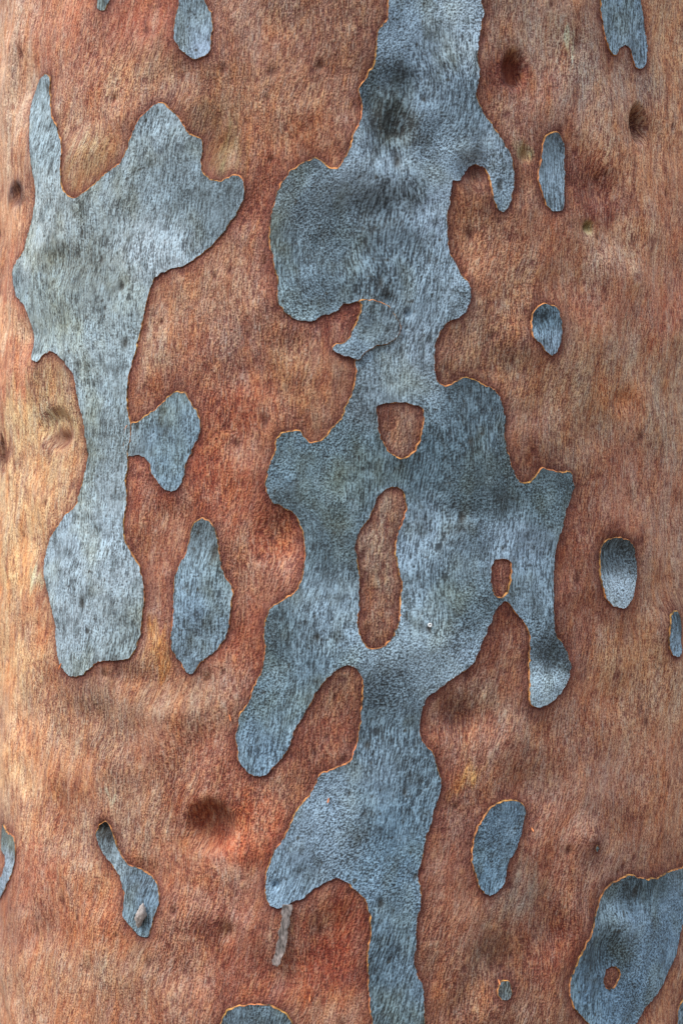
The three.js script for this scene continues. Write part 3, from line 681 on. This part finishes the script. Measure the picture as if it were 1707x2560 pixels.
const SCARS = [
  [85.3,183.8,2.6,4.4,'bud_scar','pale greenish bud scar beside the narrow grey patch'],
  [122.7,147.1,2.6,4.0,'bud_scar','small yellow-green bud scar'],
  [78.8,227.1,6.6,10.6,'knot','dark red-brown oval knot'],
  [160.3,205.8,5.3,10.6,'knot','dark hollow knot with a pale rim'],
  [-241.6,175.3,5.3,7.5,'knot','small dark knot in pale bark'],
  [-192.3,40.5,13.2,6.6,'knot','squarish sunken branch scar']];
const SCAR_AT = SCARS.map((c) => [c[0], c[1], c[3] * 1.2]);
const [brownMap, brownBump] = texturePair((s, h, x, px) => {
  const wx = 7 * noise(s / 26, h / 34) + 5.5 * noise(x / 7, h / 30 + 4) + 3.5 * noise(x / 2.6, h / 16), wy = 10 * noise(s / 26 + 50, h / 34 + 9) + 9 * noise(x / 5 + 14, h / 30);
  const still = clamp(Math.min(...SCAR_AT.map(([a, b, c]) => Math.hypot(s - a, h - b) / c - 1)), 0, 1);
  toneAt(brownField, s + wx * still, h + wy * still);
  const grey0 = 0.3 * rgb[0] + 0.59 * rgb[1] + 0.11 * rgb[2];
  for (let k = 0; k < 3; k++) px[k] = (grey0 + (rgb[k] - grey0) * 0.86) * 1.24 - 26;
  const blot = noise(x / 13 + 20, h / 36) + 0.8 * noise(x / 5, h / 19 + 30) + 0.5 * noise(x / 2.4 + 8, h / 8);
  if (blot > 0) mix(px, px[0] * 0.86 + 26, px[1] * 0.92 + 30, px[2] * 0.95 + 32, blot * 0.75); else mix(px, px[0] * 0.9, px[1] * 0.7, px[2] * 0.58, -blot * 0.62);
  const hue = noise(x / 8 + 70, h / 26 + 70);
  if (hue > 0.12) mix(px, 192, 112, 62, (hue - 0.12) * 0.62);
  const cream = noise(x / 4.5 + 170, h / 22 + 20);
  if (cream > 0.3) mix(px, 205, 180, 150, (cream - 0.3) * 0.7);
  const pink = noise(x / 6 + 210, h / 19 + 77);
  if (pink > 0.1) mix(px, 172, 134, 122, (pink - 0.1) * 0.75); else if (pink < -0.25) mix(px, 112, 56, 46, (-pink - 0.25) * 0.9);
  let edge = 0;                                      // stain along the flakes
  const d = -nearAt(s, h);
  if (d < PAD - 0.5) {
    const wob = 1 + 0.6 * noise(s / 9, h / 9), t = Math.exp(-Math.max(0, d) / (2.3 * wob)) * 0.66 + 0.3 * Math.exp(-Math.max(0, d) / (7 * wob));
    edge = t;
    mix(px, 84, 38, 32, clamp(t * (0.85 + 0.4 * noise(s / 5, h / 7)), 0, 0.9));
  }
  // fibres
  const coarse = 0.9 + 0.5 * noise(s / 33 + 9, h / 40);
  let quiet = 1;                                      // worn smooth inside the knots
  for (const c of SCARS) { const a = (s - c[0]) / c[2], b = (h - c[1]) / c[3]; quiet = Math.min(quiet, smooth(0.35, 0.9, Math.hypot(a, b))); }
  const fib = (0.35 + 0.65 * quiet) * Math.tanh(0.12 + 3.2 * coarse * (0.66 * noise(x / 0.5, h / 4.2) + 0.34 * noise(x / 0.95 + 9, h / 10) + 0.46 * noise(x / 0.46 + 3, h / 1.3 + 8) + 0.3 * noise(x / 0.48 + 31, h / 0.55)));
  const hueF = noise(x / 1.1 + 55, h / 6 + 12);
  if (fib > 0) {
    const k = clamp(0.5 + hueF, 0, 1);
    mix(px, px[0] * 0.5 + 88 + 34 * k, px[1] * 0.55 + 92 + 6 * k, px[2] * 0.58 + 92 - 24 * k, fib * (0.8 - 0.5 * edge));
  } else mix(px, px[0] * 0.36 + 20, px[1] * 0.26 + 7, px[2] * 0.26 + 10, -fib * 0.82);
  const sp = noise(x / 0.85 + 30, h / 1.6 + 5);
  if (sp > 0.56) mix(px, 50, 20, 22, Math.min(0.8, (sp - 0.56) * 2.8));
  for (const p of pitsNear(s, h)) { const a = (s - p[0]) / p[2], b = (h - p[1]) / p[3], q = a * a + b * b; if (q < 3) mix(px, 74, 34, 30, 0.6 * Math.exp(-q * 1.6)); }
  const fl = noise(x / 0.8 + 81, h / 1.4 + 15);
  if (fl > 0.55) mix(px, 216, 132, 84, (fl - 0.55) * 1.7);
  if (edge > 0) mix(px, 84, 36, 30, clamp(0.5 * Math.exp(-Math.max(0, d) / 1.5) * (1 + 0.7 * noise(s / 4 + 3, h / 4)), 0, 0.75));
  px[3] = 128 + 85 * fib - (sp > 0.48 ? (sp - 0.48) * 130 : 0);
});
const [greyMap, greyBump] = texturePair((s, h, x, px) => {
  const wx = 5 * noise(s / 20 + 8, h / 24), wy = 6 * noise(s / 20 + 50, h / 24 + 9);
  toneAt(greyField, s + wx, h + wy);
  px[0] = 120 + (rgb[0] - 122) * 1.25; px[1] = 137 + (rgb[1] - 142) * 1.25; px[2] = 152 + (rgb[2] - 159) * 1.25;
  const blot = noise(x / 11 + 20, h / 17) + 0.8 * noise(x / 4.5, h / 6 + 30) + 0.4 * noise(s / 2.4, h / 3);
  if (blot > 0) mix(px, 160, 188, 210, blot * 0.3); else mix(px, 56, 64, 68, -blot * 0.5);
  const warm = noise(s / 30 + 60, h / 40 + 3) + 0.5 * noise(s / 9 + 2, h / 12);
  if (warm > 0) mix(px, px[0] + 10, px[1] + 3, px[2] - 16, warm * 0.8);
  const calm = (s < -62 ? 0.68 : 0.8) + 0.4 * noise(s / 22 + 90, h / 26) + 0.25 * noise(s / 8, h / 9 + 50);
  const grainy = 0.12 + (s < -62 ? 0.2 : 0.65) * smooth(-0.35, 0.4, noise(s / 45 + 3, h / 50 + 7));
  const fibre = 0.62 * noise(x / 0.56, h / 5) + 0.34 * noise(x / 1.1 + 9, h / 12) + 0.4 * noise(x / 0.5 + 3, h / 1.5 + 8);
  const grit = 0.62 * noise(x / 0.6 + 71, h / 0.95) + 0.4 * noise(x / 1.1 + 15, h / 1.5) + 0.3 * noise(x / 0.45 + 31, h / 0.5);
  const fib = Math.tanh(0.08 + 4 * calm * (fibre * (1 - grainy) + grit * grainy) * 1.15);
  if (fib > 0) mix(px, px[0] * 0.6 + 84, px[1] * 0.6 + 104, px[2] * 0.6 + 117, fib * 0.72); else mix(px, px[0] * 0.27 + 6, px[1] * 0.28 + 8, px[2] * 0.29 + 10, -fib * 0.82);
  const sp = noise(x / 0.9 + 30, h / 1.7 + 5);
  if (sp > 0.5) mix(px, 30, 33, 36, Math.min(0.8, (sp - 0.5) * 2.8) * calm);
  for (const p of pitsNear(s, h)) { const a = (s - p[0]) / p[2], b = (h - p[1]) / p[3], q = a * a + b * b; if (q < 3) mix(px, 44, 42, 40, 0.75 * Math.exp(-q * 1.3)); }
  const big = noise(x / 2.4 + 130, h / 4.2 + 45);
  if (big > 0.62) mix(px, 46, 46, 44, Math.min(0.75, (big - 0.62) * 3.4));
  px[3] = 128 + 85 * fib - (sp > 0.42 ? (sp - 0.42) * 150 : 0);
});

const brown = new THREE.MeshStandardMaterial({ map: brownMap, bumpMap: brownBump, bumpScale: 0.0009, roughness: 0.82 });
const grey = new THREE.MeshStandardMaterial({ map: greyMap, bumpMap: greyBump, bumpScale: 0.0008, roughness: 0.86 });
const rim = new THREE.MeshStandardMaterial({ vertexColors: true, roughness: 0.75 });

// ---------------------------------------------------------------- the trunk and its parts
const names = new Map();
function numbered(name) { const n = names.get(name) || 0; names.set(name, n + 1); return n ? name + '_' + String(n).padStart(3, '0') : name; }
function mesh(name, geometry, material, parent, label) {
  const m = new THREE.Mesh(geometry, material);
  m.name = numbered(name); m.castShadow = m.receiveShadow = true;
  if (label) m.userData.label = label;
  parent.add(m); return m;
}
const ground = new THREE.Mesh(new THREE.CircleGeometry(60, 48).rotateX(-Math.PI / 2), new THREE.MeshStandardMaterial({ color: new THREE.Color().setRGB(0.13, 0.095, 0.065), roughness: 1 }));
ground.name = 'ground'; ground.userData = { kind: 'structure', label: 'bare brown earth round the foot of the tree' };
ground.receiveShadow = true; scene.add(ground);

const trunk = new THREE.Group();
trunk.name = 'tree_trunk'; trunk.position.set(AX, 0, 0);
trunk.userData = { label: 'smooth tree trunk of mottled red-brown bark with blue-grey peeling patches', category: 'tree trunk' };
scene.add(trunk);

// normals of the whole grid, so that pieces cut out of it join without a seam
const whole = new THREE.BufferGeometry();
whole.setAttribute('position', new THREE.BufferAttribute(gridPos, 3));
{
  const idx = new Uint32Array((CS - 1) * (CH - 1) * 6);
  let k = 0;
  for (let j = 0; j < CH - 1; j++) for (let i = 0; i < CS - 1; i++) { const a = j * CS + i; idx.set([a, a + 1, a + CS + 1, a, a + CS + 1, a + CS], k); k += 6; }
  whole.setIndex(new THREE.BufferAttribute(idx, 1)); whole.computeVertexNormals();
}
const gridNormal = whole.attributes.normal.array;
for (let j = 0; j < CH; j++) for (let k = 0; k < 3; k++) {       // close the seam at the back
  const a = (j * CS) * 3 + k, b = (j * CS + CS - 1) * 3 + k, m = (gridNormal[a] + gridNormal[b]) / 2; gridNormal[a] = gridNormal[b] = m;
}
const cellOwner = new Int8Array((CS - 1) * (CH - 1)).fill(-1);
SCARS.forEach((c, k) => {
  for (let j = 0; j < CH - 1; j++) for (let i = 0; i < CS - 1; i++) {
    const a = (sAt[i] - c[0]) / c[2], b = (hAt[j] - c[1]) / c[3];
    if (a * a + b * b < 1) cellOwner[j * (CS - 1) + i] = k;
  }
});
function pieceOfGrid(owner) {
  const map = new Map(), pos = [], nor = [], uv = [], idx = [];
  const v = (n) => {
    let q = map.get(n);
    if (q === undefined) { q = pos.length / 3; map.set(n, q); for (let k = 0; k < 3; k++) { pos.push(gridPos[n * 3 + k]); nor.push(gridNormal[n * 3 + k]); } uv.push(gridUv[n * 2], gridUv[n * 2 + 1]); }
    return q;
  };
  for (let j = 0; j < CH - 1; j++) for (let i = 0; i < CS - 1; i++) if (cellOwner[j * (CS - 1) + i] === owner) {
    const a = v(j * CS + i), b = v(j * CS + i + 1), c = v((j + 1) * CS + i + 1), d = v((j + 1) * CS + i);
    idx.push(a, b, c, a, c, d);
  }
  const g = new THREE.BufferGeometry();
  g.setAttribute('position', new THREE.Float32BufferAttribute(pos, 3)); g.setAttribute('normal', new THREE.Float32BufferAttribute(nor, 3)); g.setAttribute('uv', new THREE.Float32BufferAttribute(uv, 2));
  g.setIndex(idx); return g;
}
mesh('bark', pieceOfGrid(-1), brown, trunk);
SCARS.forEach((c, k) => mesh(c[4], pieceOfGrid(k), brown, trunk, c[5]));
{
  const top = hAt[CH - 1], r = trunkRadius(top) + 0.004, cap = new THREE.CylinderGeometry(r, r, 0.01, 64);
  cap.translate(0, top / 1000 + EYE - 0.004, 0);
  mesh('sawn_top', cap, new THREE.MeshStandardMaterial({ color: 0xb89468, roughness: 0.9 }), trunk);
}

// grey flakes: each a thin sheet cut along its outline, its margin curled up, with a papery orange edge
for (const fl of FLAKES) {
  const { f, i0, j0, w, hh } = fl.field;
  let deep = 0; for (const d of f) if (d > deep) deep = d;
  const curl = fl.curl * Math.min(1, deep / 5);
  const pos = [], uv = [], idx = [], at = new Map(), sh = [], border = [];
  const F = (u, v) => f[v * w + u];
  const lift = (s, h, d) => fl.rise * (0.8 + 0.2 * smooth(0, 3, d)) + curl * Math.exp(-d / 2.6) * (1 + 0.5 * noise(s / 7, h / 7)) + 0.12 * noise(s / 3, h / 5);
  const add = (key, s, h, d) => {
    let q = at.get(key);
    if (q === undefined) {
      q = pos.length / 3; at.set(key, q); pos.push(0, 0, 0);
      place(s, h, relief(s, h) + lift(s, h, d), pos, q * 3);
      uv.push(...UV(s, h)); sh.push(s, h);
    }
    return q;
  };
  const corner = (u, v) => add(v * w + u, S0 + (i0 + u) * STEP, H0 + (j0 + v) * STEP, F(u, v));
  const cut = (u, v, p, q) => {                     // where the outline crosses a grid edge
    const a = F(u, v), b = F(p, q), t = clamp(a / (a - b), 0.02, 0.98), lo = Math.min(v * w + u, q * w + p);
    return add(w * hh * (p === u ? 2 : 1) + lo, S0 + (i0 + u + (p - u) * t) * STEP, H0 + (j0 + v + (q - v) * t) * STEP, 0);
  };
  for (let v = 0; v < hh - 1; v++) for (let u = 0; u < w - 1; u++) {
    const c = [[u, v], [u + 1, v], [u + 1, v + 1], [u, v + 1]], poly = [], isCut = [];
    for (let k = 0; k < 4; k++) {
      const [a, b] = c[k], [d, e] = c[(k + 1) % 4], p = F(a, b) > 0, q = F(d, e) > 0;
      if (p) { poly.push(corner(a, b)); isCut.push(false); }
      if (p !== q) { poly.push(cut(a, b, d, e)); isCut.push(true); }
    }
    for (let k = 1; k < poly.length - 1; k++) idx.push(poly[0], poly[k], poly[k + 1]);
    for (let k = 0; k < poly.length; k++) if (isCut[k] && isCut[(k + 1) % poly.length]) border.push(poly[k], poly[(k + 1) % poly.length]);
  }
  const g = new THREE.BufferGeometry();
  g.setAttribute('position', new THREE.Float32BufferAttribute(pos, 3)); g.setAttribute('uv', new THREE.Float32BufferAttribute(uv, 2));
  g.setIndex(idx); g.computeVertexNormals();
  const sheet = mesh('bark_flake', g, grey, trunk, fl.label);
  // the edge
  const out = new Map(), ep = [], ec = [], ei = [];
  for (let k = 0; k < border.length; k += 2) {      // outward direction of each edge point, from the pieces that meet there
    const a = border[k], b = border[k + 1], dx = sh[2 * b] - sh[2 * a], dy = sh[2 * b + 1] - sh[2 * a + 1];
    for (const n of [a, b]) { const o = out.get(n) || [0, 0]; o[0] += dy; o[1] -= dx; out.set(n, o); }
  }
  const made = new Map();
  for (const [n, o] of out) {
    const L = Math.hypot(o[0], o[1]) || 1, ox = o[0] / L, oy = o[1] / L, s = sh[2 * n], h = sh[2 * n + 1];
    const tilt = -0.5 * ox + 0.8 * oy, width = Math.max(0.04, 0.46 + 0.26 * tilt + 0.34 * noise(s / 2.4, h / 2.4) + 0.34 * noise(s / 9 + 30, h / 9));
    made.set(n, ep.length / 3);
    const q = ep.length; ep.push(0, 0, 0, 0, 0, 0, 0, 0, 0);
    place(s, h, relief(s, h) + lift(s, h, 0) + 0.06, ep, q);
    place(s + ox * width * 0.5, h + oy * width * 0.5, relief(s, h) + lift(s, h, 0) * 0.86 + 0.05, ep, q + 3);
    place(s + ox * width, h + oy * width, relief(s + ox * width, h + oy * width) - 0.15, ep, q + 6);
    const v = 0.58 + 0.7 * noise(s / 2.2, h / 2.2) + 0.3 * noise(s / 12 + 4, h / 12), y = clamp(0.5 + 0.8 * noise(s / 16 + 9, h / 16), 0, 1);
    for (const k of [0.92, 1, 0.6]) ec.push(clamp(0.64 * v * k, 0.03, 0.85), clamp((0.22 + 0.12 * y) * v * k, 0.02, 0.6), clamp(0.085 * v * k, 0.01, 0.4));
  }
  for (let k = 0; k < border.length; k += 2) {
    const a = made.get(border[k]), b = made.get(border[k + 1]);
    for (const r of [0, 1]) ei.push(a + r, a + r + 1, b + r + 1, a + r, b + r + 1, b + r);
  }
  const eg = new THREE.BufferGeometry();
  eg.setAttribute('position', new THREE.Float32BufferAttribute(ep, 3)); eg.setAttribute('color', new THREE.Float32BufferAttribute(ec, 3));
  eg.setIndex(ei); eg.computeVertexNormals();
  mesh('flake_edge', eg, rim, sheet);
}

// a loose strip of bark below the central patch, a few splinters
const tint = (r, g, b, rough = 0.85) => new THREE.MeshStandardMaterial({ color: new THREE.Color(`rgb(${r},${g},${b})`), roughness: rough });
function ribbon(path, widthAt, liftAt, thick) {     // path: [s, h] points down the middle
  const pos = [], idx = [], col = [], M = 13, n = path.length;
  for (let k = 0; k < n; k++) {
    const [s, h] = path[k], p0 = path[Math.max(0, k - 1)], p1 = path[Math.min(n - 1, k + 1)], L = Math.hypot(p1[0] - p0[0], p1[1] - p0[1]) || 1;
    const nx = -(p1[1] - p0[1]) / L, ny = (p1[0] - p0[0]) / L, t = k / (n - 1), wd = widthAt(t);
    for (let m = 0; m < 2 * M; m++) {
      const top = m < M, a = top ? m / (M - 1) * 2 - 1 : 1 - (m - M) / (M - 1) * 2, ws = s + nx * wd * a, wh = h + ny * wd * a;
      const q = pos.length; pos.push(0, 0, 0);
      place(ws, wh, relief(s, h) + liftAt(t) + 0.5 * a * a + 0.2 * noise(ws / 1.2, wh / 4) + (top ? thick : 0) * (1 - 0.6 * a * a), pos, q);
      const c = (0.75 + 0.75 * noise(ws / 0.55, wh / 2.2) + 0.35 * noise(ws / 1.5, wh / 6)) * (0.72 + 0.7 * smooth(0.72, 0.86, t));
      col.push(clamp(0.34 * c, 0.02, 0.8), clamp(0.305 * c, 0.02, 0.8), clamp(0.305 * c, 0.02, 0.8));
    }
  }
  for (let k = 0; k < n - 1; k++) for (let m = 0; m < 2 * M; m++) { const a = k * 2 * M + m, b = k * 2 * M + (m + 1) % (2 * M), c = a + 2 * M, d = b + 2 * M; idx.push(a, b, d, a, d, c); }
  for (const k of [0, n - 1]) for (let m = 0; m < M - 1; m++) { const a = k * 2 * M + m, b = a + 1, c = k * 2 * M + 2 * M - 1 - m, d = c - 1; idx.push(...(k ? [a, b, d, a, d, c] : [a, d, b, a, c, d])); }
  const g = new THREE.BufferGeometry();
  g.setAttribute('position', new THREE.Float32BufferAttribute(pos, 3)); g.setAttribute('color', new THREE.Float32BufferAttribute(col, 3));
  g.setIndex(idx); g.computeVertexNormals(); return g;
}
{
  const p = [-41.4,-199.8,-37.4,-199.7,-38,-208.1,-39.4,-218.1,-41.4,-222.6,-44.3,-232.7,-47.7,-230.6,-47.1,-225,-44.3,-220.5,-43.7,-212.7];
  const right = [], n = p.length / 2, path = [];
  const a = [(p[0] + p[2]) / 2, (p[1] + p[3]) / 2], b = [(p[2 * 5] + p[2 * 6]) / 2, (p[2 * 5 + 1] + p[2 * 6 + 1]) / 2];
  for (let k = 0; k <= 70; k++) { const t = k / 70; path.push([a[0] + (b[0] - a[0]) * t + 1.5 * Math.sin(t * Math.PI) + 0.9 * noise(t * 5, 3.4), a[1] + (b[1] - a[1]) * t]); }
  mesh('bark_strip', ribbon(path, (t) => 2.3 - 0.15 * t + 0.7 * noise(t * 6, 1.3) + 0.3 * noise(t * 17, 4) - 0.9 * smooth(0.93, 1, t), (t) => 0.5 + 1.6 * Math.sin(t * Math.PI * 0.55) , 0.5), new THREE.MeshStandardMaterial({ vertexColors: true, roughness: 0.85 }), trunk, 'thin grey strip of loose bark with a pale tip, hanging');
}
for (const [s, h, len, lean] of [[-68.7,-105.3,3.6,0.3], [-18.2,-146.6,2.6,-0.2], [-27.8,-247.5,4.0,0], [70.6,-241,2.6,0.1], [-183,-82.6,3.5,-0.3], [88.8,-163.5,2,0.2]]) {
  const path = []; for (let k = 0; k <= 8; k++) path.push([s + lean * len * (k / 8 - 0.5), h + len * (0.5 - k / 8)]);
  const g = ribbon(path, (t) => 0.4 * Math.sin(Math.PI * (0.12 + 0.8 * t)), (t) => 0.2 + 1.1 * t, 0.3); g.deleteAttribute('color');
  mesh('bark_splinter', g, tint(214, 140, 92), trunk);
}

// ---------------------------------------------------------------- small things on the bark
{
  const [s0, h0, s1, h1] = [-120,-204,-121.4,-215.5], s = (s0 + s1) / 2, h = (h0 + h1) / 2, P = [0, 0, 0];
  const g = new THREE.SphereGeometry(1, 40, 28), p = g.attributes.position, col = [];
  for (let k = 0; k < p.count; k++) {
    let x = p.getX(k), y = p.getY(k), z = p.getZ(k);
    const taper = Math.pow(Math.max(0, 1 - Math.abs(y)), 0.35) * 1.15, n = noise(x * 2 + 5, y * 4 + z) * 0.28 + noise(x * 5, y * 9) * 0.16;
    x *= taper * (1 + n) * 1.05; z *= taper * (1 + n);
    p.setXYZ(k, x * 0.0022 + y * 0.0016 + 0.0004 * noise(y * 3, 2), y * 0.0068, z * 0.0026);
    const c = 0.9 + 0.25 * noise(x * 4, y * 9 + z * 3); col.push(0.40 * c, 0.36 * c, 0.35 * c);
  }
  g.setAttribute('color', new THREE.Float32BufferAttribute(col, 3)); g.computeVertexNormals();
  place(s, h, relief(s, h) + 2.7, P, 0);
  const o = new THREE.Mesh(g, new THREE.MeshStandardMaterial({ vertexColors: true, roughness: 0.9 }));
  o.name = 'cocoon'; o.position.set(P[0] + AX, P[1], P[2]); o.rotation.set(0, s / 1000 / R0, 0, 'YXZ'); o.castShadow = o.receiveShadow = true;
  o.userData = { label: 'small pale pinkish-grey spindle cocoon stuck on the club-shaped grey patch', category: 'cocoon' };
  scene.add(o);
}
{
  const [s, h] = [33.3,-57.5], P = [0, 0, 0];
  place(s, h, relief(s, h) + 1.25, P, 0);
  const g = new THREE.TorusGeometry(0.00075, 0.0004, 12, 24);
  const o = new THREE.Mesh(g, tint(225, 232, 238, 0.5));
  o.name = 'insect_egg'; o.position.set(P[0] + AX, P[1], P[2]); o.rotation.y = s / 1000 / R0; o.castShadow = o.receiveShadow = true;
  o.userData = { label: 'tiny white ring-shaped speck on the large central grey patch', category: 'insect egg' };
  scene.add(o);
}

renderer.render(scene, camera);
